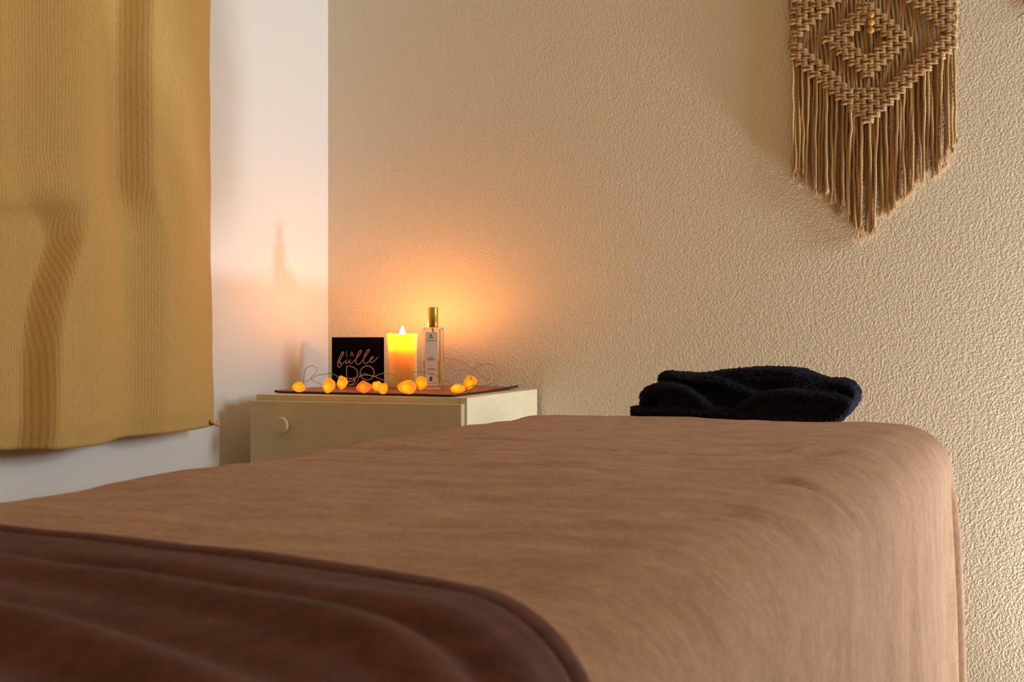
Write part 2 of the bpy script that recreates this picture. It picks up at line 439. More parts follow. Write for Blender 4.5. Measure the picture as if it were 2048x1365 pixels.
def marks(py, frac, n, h=1.9, off=0.0):
    z = bz(py)
    for i in range(n):
        u = lc + off*lw + lw*frac*((i+0.5)/n-0.5); wv = lw*frac/n*0.36
        hh = h*0.00050
        quad([onb(u-wv, z-hh, 0.0006), onb(u+wv, z-hh, 0.0006), onb(u+wv*random.uniform(0.2, 1), z+hh, 0.0006), onb(u-wv*random.uniform(0.2, 1), z+hh, 0.0006)])
marks(681.5, 0.80, 9, 1.5)
marks(716, 0.42, 5, 2.0, -0.03); marks(719.5, 0.72, 9, 2.0, -0.03)
marks(737.5, 0.66, 12, 1.2); marks(739.8, 0.7, 14, 0.9, 0.03); marks(746.5, 0.5, 8, 1.1); marks(749, 0.3, 5, 0.9, -0.1)
marks(766.5, 0.72, 16, 0.7); marks(765.3, 0.08, 1, 2.0, 0.30)
mesh('label_print', V, Fc, INK, lab, False)
V = []; Fc = []
def leaf(u, z, ang, L, W):
    pts = []
    for k in range(13):
        t = k/12; pts.append((t*L, W*math.sin(PI*t)))
    for k in range(11, 0, -1):
        t = k/12; pts.append((t*L, -W*math.sin(PI*t)))
    c, s = math.cos(ang), math.sin(ang)
    quad([onb(u+(a*c-b*s), z+(a*s+b*c), 0.0006) for a, b in pts])
zl = bz(673.8)
leaf(lc-0.0006, zl, PI/2, 0.0055, 0.0016); leaf(lc-0.0008, zl-0.0006, PI*1.16, 0.0046, 0.0013); leaf(lc-0.0004, zl-0.0006, -PI*0.16, 0.0046, 0.0013)
mesh('leaf_emblem', V, Fc, GREEN, lab, False)
V = []; Fc = []
zr = bz(755.5); quad([onb(lc-0.001+0.0032*math.cos(a*PI/9), zr+0.0024*math.sin(a*PI/9), 0.0006) for a in range(18)])
quad([onb(lc-0.0042, bz(761.8), 0.0006), onb(lc+0.0022, bz(761.8), 0.0006), onb(lc+0.0018, bz(758.4), 0.0006), onb(lc-0.0036, bz(758.4), 0.0006)])
mesh('seal_print', V, Fc, INK, lab, False)

# ------------------------------------------------------------------ string of glowing stones
def stone_mesh(seed, c, sx, sy_, sz, cone=0.0):
    rnd = random.Random(seed)
    bm = bmesh.new(); bmesh.ops.create_icosphere(bm, subdivisions=4, radius=1.0)
    planes = []
    for i in range(13):
        n = Vector((rnd.gauss(0, 1), rnd.gauss(0, 1), rnd.gauss(0, 1))).normalized(); planes.append((n, rnd.uniform(0.74, 0.98)))
    for v in bm.verts:
        d = v.co.normalized(); acc = 0.0
        for n, k in planes:
            q = d.dot(n)
            if q > 0.05: acc += (k/q)**-14
        acc += 1.06**-14
        r = acc**(-1/14)
        p = d*r
        p *= 1+0.03*noise.noise(d*3+Vector((seed, 0, 0)))
        if cone: 
            f = 1-cone*max(0, p.z*0.5+0.5); p.x *= f; p.y *= f
        v.co = p
    zs = [v.co.z for v in bm.verts]; xs = [v.co.x for v in bm.verts]
    z0, z1, x0, x1 = min(zs), max(zs), min(xs), max(xs)
    for v in bm.verts:
        v.co = Vector((c.x+((v.co.x-x0)/(x1-x0)-0.5)*sx, c.y+v.co.y*sy_*0.5, c.z+(v.co.z-z0)/(z1-z0)*sz))
    bm.verts.index_update()
    V = [v.co.copy() for v in bm.verts]; Fc = [[v.index for v in f.verts] for f in bm.faces]; bm.free()
    return V, Fc
c0 = P(765, 785, 'z', MT); c0.z = MT
fairy = empty('fairy_light_string', c0, 'copper wire string of glowing amber stone lights lying on the red-brown mat', 'string lights')
stones = [  # centre x, bottom y, width, height (px), seed, taper, orange
    (597, 785, 29, 21, 3, 0.45, 0), (657, 787, 27, 30, 11, 0.0, 0), (684.5, 780, 25, 28, 8, 0.35, 0),
    (728, 787, 37, 25, 14, 0.45, 1), (755, 783, 22, 20, 5, 0.1, 0), (766.5, 789, 20, 22, 9, 0.0, 0),
    (814.5, 789, 39, 28, 21, 0.15, 0), (843, 781, 24, 28, 31, 0.0, 0), (915, 787, 33, 18, 17, 0.2, 0), (940, 779, 30, 28, 26, 0.45, 0)]
sc = []
for (px, py, w_, h_, seed, cone, org) in stones:
    c = P(px, py, 'z', MT); k = (c-CAM).dot(FWD)/F
    c.z = MT+0.0003
    V, Fc = stone_mesh(seed, c, w_*k, w_*k*0.8, h_*k, cone)
    st = mesh('stone', V, Fc, ORANGE if org else AMBER, fairy, True, origin=c)
    if org: st['label'] = 'deeper orange glowing stone'
    sc.append((c, k))
def wire(V, Fc, pts, y0, y1):
    n = len(pts)-1
    path = [P(p[0], p[1], 'y', y0+(y1-y0)*i/n) for i, p in enumerate(pts)]
    for q in path: q.z = max(q.z, MT+0.0012)
    path = smooth_path(path, 0.0015)
    # two strands twisted around each other
    for s in (1, -1):
        pp = []
        for i, q in enumerate(path):
            a = i*0.9
            pp.append(q+Vector((0.0004*math.cos(a)*s, 0, 0.0004*math.sin(a)*s)))
        tube(V, Fc, pp, 0.00045, 5)
V = []; Fc = []
wire(V, Fc, [(604, 769), (617, 761), (633, 752), (647, 749), (663, 748), (674, 753), (680, 760), (682, 773)], 2.24, 2.28)
wire(V, Fc, [(606, 768), (608, 754), (609, 744), (613, 737), (623, 732), (631, 735), (633, 744), (622, 758), (640, 768), (652, 773)], 2.25, 2.22)
wire(V, Fc, [(690, 765), (700, 760), (712, 755), (722, 752), (735, 751), (748, 753), (757, 757), (768, 762), (775, 772), (770, 778)], 2.28, 2.24)
wire(V, Fc, [(690, 757), (700, 757), (710, 761), (704, 770), (698, 769), (711, 769), (718, 757), (727, 748), (738, 751), (749, 753), (760, 749), (772, 747), (790, 752), (800, 768), (812, 772)], 2.29, 2.195)
wire(V, Fc, [(817, 737), (819, 748), (820, 760), (822, 768)], 2.19, 2.19)
wire(V, Fc, [(821, 766), (823, 746), (836, 744), (849, 744), (860, 747), (874, 754), (884, 760), (896, 765), (907, 773), (918, 781), (929, 784), (941, 783), (948, 777), (944, 770)], 2.19, 2.24)
wire(V, Fc, [(826, 765), (832, 770), (836, 776), (834, 782), (842, 778)], 2.19, 2.26)
wire(V, Fc, [(775, 778), (785, 775), (796, 777), (803, 783)], 2.17, 2.17)
wire(V, Fc, [(884, 716), (909, 719), (920, 723), (934, 730), (952, 741), (960, 752), (970, 757), (975, 761), (979, 757)], 2.42, 2.36)
wire(V, Fc, [(942, 762), (940, 741), (941, 734), (948, 729), (961, 729), (972, 735), (976, 745)], 2.31, 2.35)
wire(V, Fc, [(942, 759), (948, 741), (955, 735), (964, 730), (978, 728), (989, 732), (996, 741), (1001, 751), (994, 759), (983, 767), (970, 772), (957, 773), (948, 771), (932, 776), (925, 779)], 2.31, 2.30)
mesh('copper_wire', V, Fc, COPPER, fairy)

# ------------------------------------------------------------------ massage table (mostly under its covers)
TZ = 0.88-0.13
A = Vector((0.610, 2.125)); B = Vector((1.368, 2.035)); C = Vector((1.150, 0.15)); D = Vector((0.505, 0.15))
tb = empty('massage_table', (0.93, 1.1, 0), 'massage table under the tan fleece cover, seen only through its shape', 'massage table')
ctr = (A+B+C+D)/4
def shrink(p, d): 
    q = p-ctr; return ctr + q*(1-d/q.length)
poly = [shrink(p, 0.045) for p in (A, B, C, D)]
bm = bmesh.new()
top = [bm.verts.new((p.x, p.y, TZ-0.035)) for p in poly]; botv = [bm.verts.new((p.x, p.y, TZ-0.085)) for p in poly]
bm.faces.new(top[::-1]); bm.faces.new(botv)
for i in range(4): bm.faces.new((top[i], top[(i+1) % 4], botv[(i+1) % 4], botv[i]))
bmesh.ops.recalc_face_normals(bm, faces=bm.faces)
bmesh.ops.bevel(bm, geom=list(bm.edges), offset=0.03, segments=4, affect='EDGES', profile=0.5)
from_bm('padded_top', bm, VINYL, tb, True)
for p in poly:
    q = ctr+(p-ctr)*0.86
    box('leg', (q.x-0.022, q.y-0.022, 0), (q.x+0.022, q.y+0.022, TZ-0.086), BEECH, tb)
# head cradle at the far end
hc_ = P(1490, 835, 'y', 2.25); HX = hc_.x
HZ = TZ-0.022
V = []; Fc = []
path = [Vector((HX+0.10*math.cos(a), 2.185+0.05*math.sin(a), HZ-0.052)) for a in [math.radians(-60+30*k) for k in range(11)]]
tube(V, Fc, smooth_path(path, 0.01), 0.025, 14)
mesh('head_cushion', V, Fc, VINYL, tb)
for s in (-1, 1): 
    box('cradle_arm', (HX+s*0.06-0.012, 2.0, HZ-0.092), (HX+s*0.06+0.012, 2.22, HZ-0.078), BEECH, tb)

# ------------------------------------------------------------------ tan cover
RR = 0.10; RV = 0.075; DROP = 0.52
def rounded_perimeter(corners, rad, step):
    out = []; n = len(corners)
    for i in range(n):
        p0, p1, p2 = corners[i-1], corners[i], corners[(i+1) % n]
        d0 = (p0-p1).normalized(); d1 = (p2-p1).normalized()
        half = math.acos(max(-1, min(1, d0.dot(d1))))/2
        t = rad/math.tan(half); c = p1+(d0+d1).normalized()*(rad/math.sin(half))
        a0 = p1+d0*t; a1 = p1+d1*t
        v0 = a0-c; v1 = a1-c
        ang = math.acos(max(-1, min(1, v0.dot(v1)/rad/rad))); sgn = 1 if v0.x*v1.y-v0.y*v1.x > 0 else -1
        k = max(4, int(rad*ang/step))
        for j in range(k+1):
            th = sgn*ang*j/k; r = Vector((v0.x*math.cos(th)-v0.y*math.sin(th), v0.x*math.sin(th)+v0.y*math.cos(th)))
            out.append((c+r, r.normalized()))
        # straight run to the next corner
        q1 = corners[(i+1) % n]; q2 = corners[(i+2) % n]
        e0 = (p1-q1).normalized(); e1 = (q2-q1).normalized(); hf = math.acos(max(-1, min(1, e0.dot(e1))))/2
        b0 = q1+e0*(rad/math.tan(hf)); L = (b0-a1).length; m = int(L/step)
        nn = out[-1][1]
        for j in range(1, m): out.append((a1+(b0-a1)*(j/m), nn))
    return out
per = rounded_perimeter([A, B, C, D], RR, 0.0085)
sp0 = Vector((0.80, 0.55)); sp1 = Vector((0.985, 1.80))
dents = []
for (px, py, ang, lx, ly, dp_) in [(1585, 915, 0.9, 0.045, 0.010, 0.007), (1548, 958, 0.6, 0.04, 0.010, 0.005), (1620, 905, 0.9, 0.05, 0.012, -0.004), (1330, 905, 0.1, 0.10, 0.012, 0.003), (930, 880, 0.15, 0.12, 0.014, 0.003), (720, 895, 0.1, 0.12, 0.014, 0.003), (1000, 930, 0.1, 0.14, 0.014, 0.0025), (1480, 1010, 1.0, 0.08, 0.014, 0.004), (1130, 1060, 0.2, 0.08, 0.014, 0.002)]:
    q = P(px, py, 'z', TZ); dents.append((q.x, q.y, ang, lx, ly, dp_))
def top_h(x, y):
    z = 0.0045*nz(x*4.5, y*4.5, 1.0)+0.0028*nz(x*9, y*17, 4.0)+0.0012*nz(x*30, y*34, 6.0)
    for (qx, qy, an, lx, ly, d) in dents:
        a = (x-qx)*math.cos(an)+(y-qy)*math.sin(an); b = -(x-qx)*math.sin(an)+(y-qy)*math.cos(an)
        e = (a/lx)**2+(b/ly)**2
        if e < 9: z -= 1.7*d*math.exp(-e)
    return z
per_len = [0.0]
for i in range(1, len(per)): per_len.append(per_len[-1]+(per[i][0]-per[i-1][0]).length)
# where along the hem the far right corner lies
ib = min(range(len(per)), key=lambda i: (per[i][0]-B).length)
LB = per_len[ib]
def prof_point(i, kind, t, off=0.0):
    p, n = per[i]; L = per_len[i]
    crest = p-n*RV
    if kind == 0:
        s = sp0+(sp1-sp0)*max(0, min(1, (crest-sp0).dot(sp1-sp0)/(sp1-sp0).length_squared))
        q = s+(crest-s)*t
        return Vector((q.x, q.y, TZ+top_h(q.x, q.y)))
    if kind == 1:
        th = t*PI/2
        q = crest+n*(RV*math.sin(th))
        z = TZ-RV*(1-math.cos(th))
        fo = fold(L, 0.0)*t
        q += n*fo
        return Vector((q.x, q.y, z+top_h(crest.x, crest.y)*(1-t)+0.004*math.sin(th*2)*nz(L*9, 3.0)))
    s = t*DROP
    q = p+n*(fold(L, s)+0.03*s)
    return Vector((q.x, q.y, TZ-RV-s))
def fold(L, s):
    g = min(1.0, 0.25+s/0.25)
    f = 0.005*nz(L*7, 7.0, s*1.2)+0.003*nz(L*19, 2.0, s*1.5)+0.003*math.sin(L*2*PI/0.21+2.0*nz(L*3, 7))
    d = L-(LB+0.098)
    crease = -0.018*math.exp(-(d/0.010)**2)*min(1, 0.15+s/0.05)+0.009*math.exp(-((d+0.035)/0.022)**2)*min(1, 0.10+s/0.10)
    return f*g + crease
# regular grid over the top, whose rim runs on down the sides
N1, N2 = 96, 230
ic = [min(range(len(per)), key=lambda i: (per[i][0]-q).length) for q in (A, B, C, D)]
Ltot_ = per_len[-1]+(per[0][0]-per[-1][0]).length
def per_at(L):
    L %= Ltot_
    lo, hi = 0, len(per)-1
    while lo < hi:
        m_ = (lo+hi+1)//2
        if per_len[m_] <= L: lo = m_
        else: hi = m_-1
    nx = (lo+1) % len(per); d_ = (per_len[nx] if nx else Ltot_)-per_len[lo]
    t = (L-per_len[lo])/d_ if d_ > 1e-9 else 0
    return per[lo][0].lerp(per[nx][0], t), per[lo][1].lerp(per[nx][1], t).normalized()
LC = [per_len[i] for i in ic]
ring = []; side_of = []
for sd_ in range(4):
    l0 = LC[sd_]; l1 = LC[(sd_+1) % 4]
    if l1 <= l0: l1 += Ltot_
    nn_ = N1 if sd_ % 2 == 0 else N2
    for k in range(nn_): ring.append((l0+(l1-l0)*k/nn_) % Ltot_)
rp = []; rn = []
for L in ring:
    p, n = per_at(L); rp.append(p); rn.append(n)
per = list(zip(rp, rn)); per_len = ring; LB = LC[1]
np_ = len(per)
crest = [p-n*RV for p, n in per]
V = []; Fc = []; gid = {}
def rim(i, j):     # grid (i along far side, j toward the camera) to ring index
    if j == 0: return i
    if i == N1: return N1+j
    if j == N2: return N1+N2+(N1-i)
    if i == 0: return (2*N1+N2+(N2-j)) % np_
for j in range(N2+1):
    for i in range(N1+1):
        u, v = i/N1, j/N2
        top_ = crest[rim(i, 0)]; bot_ = crest[rim(i, N2) % np_]; lef = crest[rim(0, j) % np_]; rig = crest[rim(N1, j) % np_]
        c00, c10, c01, c11 = crest[0], crest[N1], crest[2*N1+N2], crest[N1+N2]
        q = top_*(1-v)+bot_*v+lef*(1-u)+rig*u-(c00*(1-u)*(1-v)+c10*u*(1-v)+c01*(1-u)*v+c11*u*v)
        gid[(i, j)] = len(V); V.append(Vector((q.x, q.y, TZ+top_h(q.x, q.y))))
for j in range(N2):
    for i in range(N1): Fc.append((gid[(i, j)], gid[(i, j+1)], gid[(i+1, j+1)], gid[(i+1, j)]))
prev = [0]*np_
for j in range(N2+1):
    for i in range(N1+1):
        if i in (0, N1) or j in (0, N2): prev[rim(i, j) % np_] = gid[(i, j)]
for (kind, t) in [(1, k/12) for k in range(1, 13)] + [(2, k/30) for k in range(1, 31)]:
    b0 = len(V)
    for i in range(np_): V.append(prof_point(i, kind, t))
    for i in range(np_):
        k = (i+1) % np_; Fc.append((prev[i], prev[k], b0+k, b0+i))
    prev = [b0+i for i in range(np_)]
cov = mesh('table_cover', V, Fc, FLEECE)
sb = cov.modifiers.new('thickness', 'SOLIDIFY'); sb.thickness = 0.004; sb.offset = -1
tag(cov, 'tan fleece cover draped over the massage table, hanging down its sides', 'blanket')

# ------------------------------------------------------------------ dark folded blanket over the near part
def side_l(y): return A.x+(D.x-A.x)*(A.y-y)/(A.y-D.y)
def side_r(y): return B.x+(C.x-B.x)*(B.y-y)/(B.y-C.y)
def cross(s, y, off):
    """Point on the covered table's cross-section at y; s in 0..1 from the left hem to the right hem; off = lift."""
    xl, xr = side_l(y)-off, side_r(y)+off
    dr = 0.40; r = RV+off; wt = xr-xl-2*r; Ltot = 2*dr+PI*r+wt; L = s*Ltot
    if L < dr: return Vector((xl-0.05*(dr-L), y, TZ-RV-(dr-L))), Vector((-1, 0, 0))
    L -= dr
    if L < PI*r/2:
        th = L/r; return Vector((xl+r-r*math.cos(th), y, TZ-RV+r*math.sin(th))), Vector((-math.cos(th), 0, math.sin(th)))
    L -= PI*r/2
    if L < wt: return Vector((xl+r+L, y, TZ+off)), Vector((0, 0, 1))
    L -= wt
    if L < PI*r/2:
        th = L/r; return Vector((xr-r+r*math.sin(th), y, TZ-RV+r*math.cos(th))), Vector((math.sin(th), 0, math.cos(th)))
    L -= PI*r/2
    return Vector((xr+0.05*L, y, TZ-RV-L)), Vector((1, 0, 0))
NS, ND = 260, 110
EL = 0.37
EDGE = [(-0.2, 0.66), (0.2, 0.64), (0.36, 0.618), (0.48, 0.592), (0.59, 0.566), (0.656, 0.53), (0.69, 0.505), (0.72, 0.475), (0.78, 0.39), (0.9, 0.25), (1.0, 0.16), (1.1, 0.05)]
def edge_y(s):     # the folded front edge, slightly askew and swinging back where it falls over the right side
    return sum(interp_(EDGE, s+k*0.012) for k in range(-3, 4))/7
def interp_(tab, x):
    for (p, q) in zip(tab, tab[1:]):
        if x <= q[0]: return p[1]+(q[1]-p[1])*(x-p[0])/(q[0]-p[0])
    return tab[-1][1]
V = []; Fc = []
for j in range(ND+1):
    for i in range(NS+1):
        s = i/NS; ye = edge_y(s)
        d = (j/ND)**1.25*EL
        # profile across the fold: rolled lip, crease, then soft waves parallel to the edge
        lip = 0.0075*math.sqrt(max(0, 1-((d-0.0055)/0.0056)**2)) if d < 0.0055 else 0.0075-0.0015*(1-math.exp(-((d-0.0055)/0.02)**2))
        crease = -0.0038*math.exp(-((d-0.0165-0.004*nz(s*4, 1.0))/0.0030)**2)
        wave = (0.0042*math.sin((d+0.016*nz(s*5, 9.0))*2*PI/0.074-0.8)+0.002*math.sin((d+0.03*nz(s*4, 3.0))*2*PI/0.041))*min(1, max(0, d-0.02)/0.04)
        wave += 0.0022*nz(s*16, d*30, 5.0)*min(1, d/0.05)
        fan = 0.007*math.sin((s*6+d*9)*PI)*max(0, min(1, (s-0.58)*6))*min(1, d/0.05)
        h = 0.006+lip+crease+wave+fan if d > 0 else 0.006
        p, n = cross(s, ye-d, 0.006)
        V.append(p+n*(h-0.006)+Vector((0, 0.004*nz(s*25, 2.2), 0)))
for j in range(ND):
    for i in range(NS):
        a = j*(NS+1)+i; Fc.append((a, a+1, a+NS+2, a+NS+1))
db = mesh('folded_blanket', V, Fc, DARK)
sd = db.modifiers.new('thickness', 'SOLIDIFY'); sd.thickness = 0.004; sd.offset = -1
tag(db, 'dark brown folded fleece blanket laid across the near end of the table', 'blanket')

# ------------------------------------------------------------------ navy towel on the head cradle
ty = 2.19
def T(px, py, y=ty): return P(px, py, 'y', y)
V = []; Fc = []
def sheet(front, y0, y1, th, dz=0.0, dx=0.0, waves=0.004, seed=0):
    """A folded layer of towelling: a profile seen from the front, running back in y, closed and thick."""
    y0 = 2.10+(y0-2.12)*0.56; y1 = 2.10+(y1-2.12)*0.56
    pr = smooth_path([T(*p) for p in front], 0.006); m = len(pr); ny = 22
    b0 = len(V)
    for k in range(ny+1):
        t = k/ny; y = y0+(y1-y0)*t
        rd = th*0.5*math.sqrt(max(0.02, 1-(2*t-1)**8))
        for side in (1, -1):
            for i, p in enumerate(pr):
                tg = pr[min(i+1, m-1)]-pr[max(i-1, 0)]; nn = Vector((-tg.z, 0, tg.x)).normalized()
                q = p+nn*side*rd
                V.append(Vector((q.x+dx*t+0.006*nz(t*3, seed, p.x*9), y+0.006*nz(p.x*14, seed+2), q.z+dz*t+waves*nz(p.x*22, y*22, seed))))
    for k in range(ny):
        a = b0+k*2*m; b = a+2*m
        for i in range(m-1):
            Fc.append((a+i, b+i, b+i+1, a+i+1)); Fc.append((a+m+i, a+m+i+1, b+m+i+1, b+m+i))
        Fc.append((a, a+m, b+m, b)); Fc.append((a+m-1, b+m-1, b+2*m-1, a+2*m-1))
    for k, fl in ((0, 0), (ny, 1)):
        a = b0+k*2*m
        for i in range(m-1):
            f = (a+i, a+i+1, a+m+i+1, a+m+i); Fc.append(f if not fl else f[::-1])
sheet([(1285, 822), (1340, 821), (1420, 824), (1500, 830), (1580, 834), (1650, 836)], 2.12, 2.38, 0.026, seed=1)
sheet([(1300, 834), (1420, 838), (1540, 842), (1660, 844)], 2.12, 2.38, 0.026, seed=15)
sheet([(1560, 800), (1620, 800), (1680, 804)], 2.14, 2.34, 0.045, seed=16)
sheet([(1310, 803), (1312, 785), (1345, 774), (1385, 781), (1420, 806), (1450, 832)], 2.13, 2.36, 0.022, seed=2)
sheet([(1335, 806), (1370, 798), (1410, 812)], 2.14, 2.36, 0.045, seed=12)
sheet([(1330, 795), (1360, 788), (1390, 798)], 2.18, 2.36, 0.03, seed=13)
sheet([(1336, 760), (1342, 753), (1390, 757), (1440, 762), (1480, 776), (1520, 790), (1560, 800)], 2.17, 2.38, 0.018, seed=3)
sheet([(1340, 757), (1420, 756), (1500, 749), (1560, 745), (1600, 748), (1640, 764), (1670, 776)], 2.21, 2.40, 0.016, seed=4)
sheet([(1400, 775), (1500, 765), (1580, 765), (1650, 785)], 2.20, 2.40, 0.050, seed=5)
sheet([(1360, 800), (1500, 800), (1640, 806)], 2.19, 2.38, 0.042, seed=6)
sheet([(1478, 836), (1500, 812), (1530, 796), (1580, 788), (1640, 790), (1690, 796), (1700, 806), (1680, 826), (1662, 834)], 2.12, 2.33, 0.020, seed=7)
sheet([(1520, 824), (1580, 812), (1660, 816)], 2.125, 2.33, 0.034, seed=8)
sheet([(1615, 779), (1650, 770), (1690, 768), (1706, 778), (1711, 792), (1700, 810), (1680, 824)], 2.15, 2.36, 0.018, seed=9)
tw = mesh('towel', V, Fc, NAVY)
rm = tw.modifiers.new('fuse', 'REMESH'); rm.mode = 'VOXEL'; rm.voxel_size = 0.0024; rm.use_smooth_shade = True
smo = tw.modifiers.new('soften', 'SMOOTH'); smo.factor = 0.5; smo.iterations = 4
tx = bpy.data.textures.new('terry_pile', 'CLOUDS'); tx.noise_scale = 0.005; tx.noise_depth = 3
dm = tw.modifiers.new('pile', 'DISPLACE'); dm.texture = tx; dm.strength = 0.009; dm.mid_level = 0.5
tag(tw, 'rumpled navy blue terry towel at the far end of the massage table', 'towel')

# ------------------------------------------------------------------ curtain on the left wall
CX = 0.062
redge = [(420, -200), (421, 0), (418.5, 130), (419, 250), (420, 400), (421, 520), (424, 650), (426, 760), (427, 825), (431, 850)]
bedge = [(-420, 902), (-250, 915), (-120, 905), (0, 902), (50, 901), (100, 898), (160, 892), (210, 884), (260, 875), (310, 868), (360, 862), (400, 857), (431, 850)]
def interp(tab, x, k=0):
    o = 1-k
    if x <= tab[0][k]: return tab[0][o]
    for (p, q) in zip(tab, tab[1:]):
        if x <= q[k]: return p[o]+(q[o]-p[o])*(x-p[k])/(q[k]-p[k])
    return tab[-1][o]
ztop = 2.12
yr_ref = P(421, 0, 'x', CX).y; yl = P(-420, 0, 'x', CX).y
def sstep(a, b, x):
    t = max(0, min(1, (x-a)/(b-a))); return t*t*(3-2*t)
def cw(px, py):
    """Fold depth (metres off the hanging plane) as a function of place on the cloth, in photo pixels as a cloth ruler."""
    # upper left: broad swell up to a ridge; lower down it gathers into one deep slanted pleat
    t = sstep(350, 500, py)
    cxl = interp([(300, 150), (430, 142), (457, 134), (510, 115), (563, 99), (630, 86), (704, 77), (880, 74), (950, 74)], py)
    cx = 95*(1-t)+cxl*t; hw_ = 60*(1-t)+17*t
    step_ = (0.038*(1-t)+0.048*t)*sstep(cx-hw_, cx+hw_, px)
    fall = (0.046*(1-t)+0.034*t)*sstep(max(165, cx+hw_), 260, px)
    rise = (0.046*(1-t)+0.030*t)*sstep(258, 292+28*t, px) - 0.018*sstep(345, 421, px)
    w_ = step_ - fall + rise - 0.020 - 0.006*t*sstep(250, 420, px) + 0.012*math.sin((px-30)/26.0)*max(0, min(1, (30-px)/60.0))*(1-t)
    # cloth bulge shaped for a bright line with shade below; nothing stands behind
    bulge = 0.009*sstep(300, 385, py)*(1-sstep(392, 440, py))*(1-sstep(80, 250, px))
    w_ += bulge
    w_ += 0.0025*nz(px*0.012, py*0.006, 3.3)+0.0012*nz(px*0.05, py*0.012, 8.1)
    return w_
NU, NV = 210, 240
V = []; Fc = []
ys = [yl+(yr_ref-yl)*i/NU for i in range(NU+1)]
def px_of(y, z, x=CX):
    d = Vector((x, y, z))-CAM; dd = d.dot(FWD); return 1024+F*d.dot(RGT)/dd, 682.5-F*d.z/dd
for j in range(NV+1):
    for i in range(NU+1):
        u = i/NU
        pb = interp(bedge, px_of(ys[i], 0.7)[0])
        zb_ = P(px_of(ys[i], 0.7)[0], pb, 'x', CX).z
        z = zb_+(ztop-zb_)*(j/NV)
        ppx, ppy = px_of(ys[i], z)
        # right selvedge wanders a little
        pr_ = interp(redge, ppy, 1); dy = (P(pr_, ppy, 'x', CX).y-yr_ref)
        y = ys[i]+dy*sstep(0.8, 1.0, u)
        V.append(Vector((CX+cw(ppx, ppy)-0.004*(1-sstep(0, 0.03, j/NV)), y, z)))
for j in range(NV):
    for i in range(NU):
        a = j*(NU+1)+i; Fc.append((a, a+1, a+NU+2, a+NU+1))
cur = empty('curtain', (CX, (yl+yr_ref)/2, 0.7), 'golden beige ribbed curtain hanging on the left wall', 'curtain')
cl = mesh('curtain_cloth', V, Fc, CURTAIN, cur)
sd = cl.modifiers.new('thickness', 'SOLIDIFY'); sd.thickness = 0.0025; sd.offset = 0
V = []; Fc = []
q = P(428, 846, 'x', CX+0.002)
tube(V, Fc, smooth_path([q+Vector((0, -0.012, 0.004)), q+Vector((0.003, 0, -0.002)), q+Vector((0.002, 0.010, -0.004)), q+Vector((0, 0.013, 0.001))], 0.002), 0.0035, 8)
mesh('hem_corner', V, Fc, CURTAIN, cur)
V = []; Fc = []
tube(V, Fc, [Vector((CX, yl-0.1, ztop+0.025)), Vector((CX, yr_ref+0.08, ztop+0.025))], 0.011, 16)
rod = mesh('curtain_rod', V, Fc, WOOD)
tag(rod, 'round wooden rod that carries the golden beige curtain', 'curtain rod')
V = []; Fc = []
for yy in (yl-0.05, yr_ref+0.05):
    V = []; Fc = []
    tube(V, Fc, [Vector((0.0, yy, ztop+0.025)), Vector((CX+0.012, yy, ztop+0.025))], 0.006, 10)
    mesh('rod_bracket', V, Fc, WOOD, rod)

# ------------------------------------------------------------------ macrame wall hanging
def W(px, py, off): return P(px, py, 'y', WY-off)
mac_c = W(1737, 200, 0.012)
mac = empty('macrame_hanging', (mac_c.x, WY-0.012, 1.08), 'beige knotted cotton macrame wall hanging with long fringe on the textured wall', 'wall hanging')
KV = []; KF = []
def knot(px, py):
    sx, sz = 1, 1
    j = lambda a: random.uniform(-a, a)
    o = 0.017+j(0.001)
    for (dy_, fl) in ((-3.0, 1), (3.2, -1)):
        f = fl
        pts = [(-8.5*f, 4.0, -0.001), (-10.0*f, 0.5, 0.003), (-6.5*f, -1.8, 0.0062), (0, -1.0, 0.0052), (6.5*f, -0.2, 0.0062), (10*f, 1.6, 0.004), (9*f, 5.0, -0.001)]
        path = [W(px+a+j(0.7), py+dy_*1.05+b*0.75+j(0.5), o+c) for a, b, c in pts]
        tube(KV, KF, smooth_path(path, 0.002), 0.0032, 8, 700, 3, 0.10)
cxm, cym = 1735.0, 240.0
def has_knot(a, b, right):
    lim = 13.9 if right else 11.6
    if a > lim: return False
    e = b-a; f = b+a
    if e < -0.1: return False
    if e <= 2.1 or (e <= 4.1 and a <= 1.1): return True
    if f >= 25.9 + (2.0 if right else 0): return True
    if 7.9 <= e <= 10.1 and f <= 20.1: return True
    if 17.9 <= f <= 20.1 and e >= 7.9: return True
    return False
knots = []
for m in range(0, 31):
    for k in range(-12, 15):
        if (k+m) % 2: continue
        if has_knot(abs(k), m, k > 0):
            knots.append((k, m))
def bend(x, y):
    """slow sag and lean of the whole panel"""
    return x+2.0*nz(x*0.02, y*0.02)+(-3.0*(y-60)/100 if x < 1620 and y > 60 else 0), y+1.5*nz(x*0.03, y*0.03, 4)
for (k, m) in knots:
    x, y = bend(cxm+13*k+random.uniform(-0.8, 0.8), cym-11.5*m+random.uniform(-0.8, 0.8))
    if y > -125: knot(x, y)
mesh('knotted_panel', KV, KF, CORD, mac)
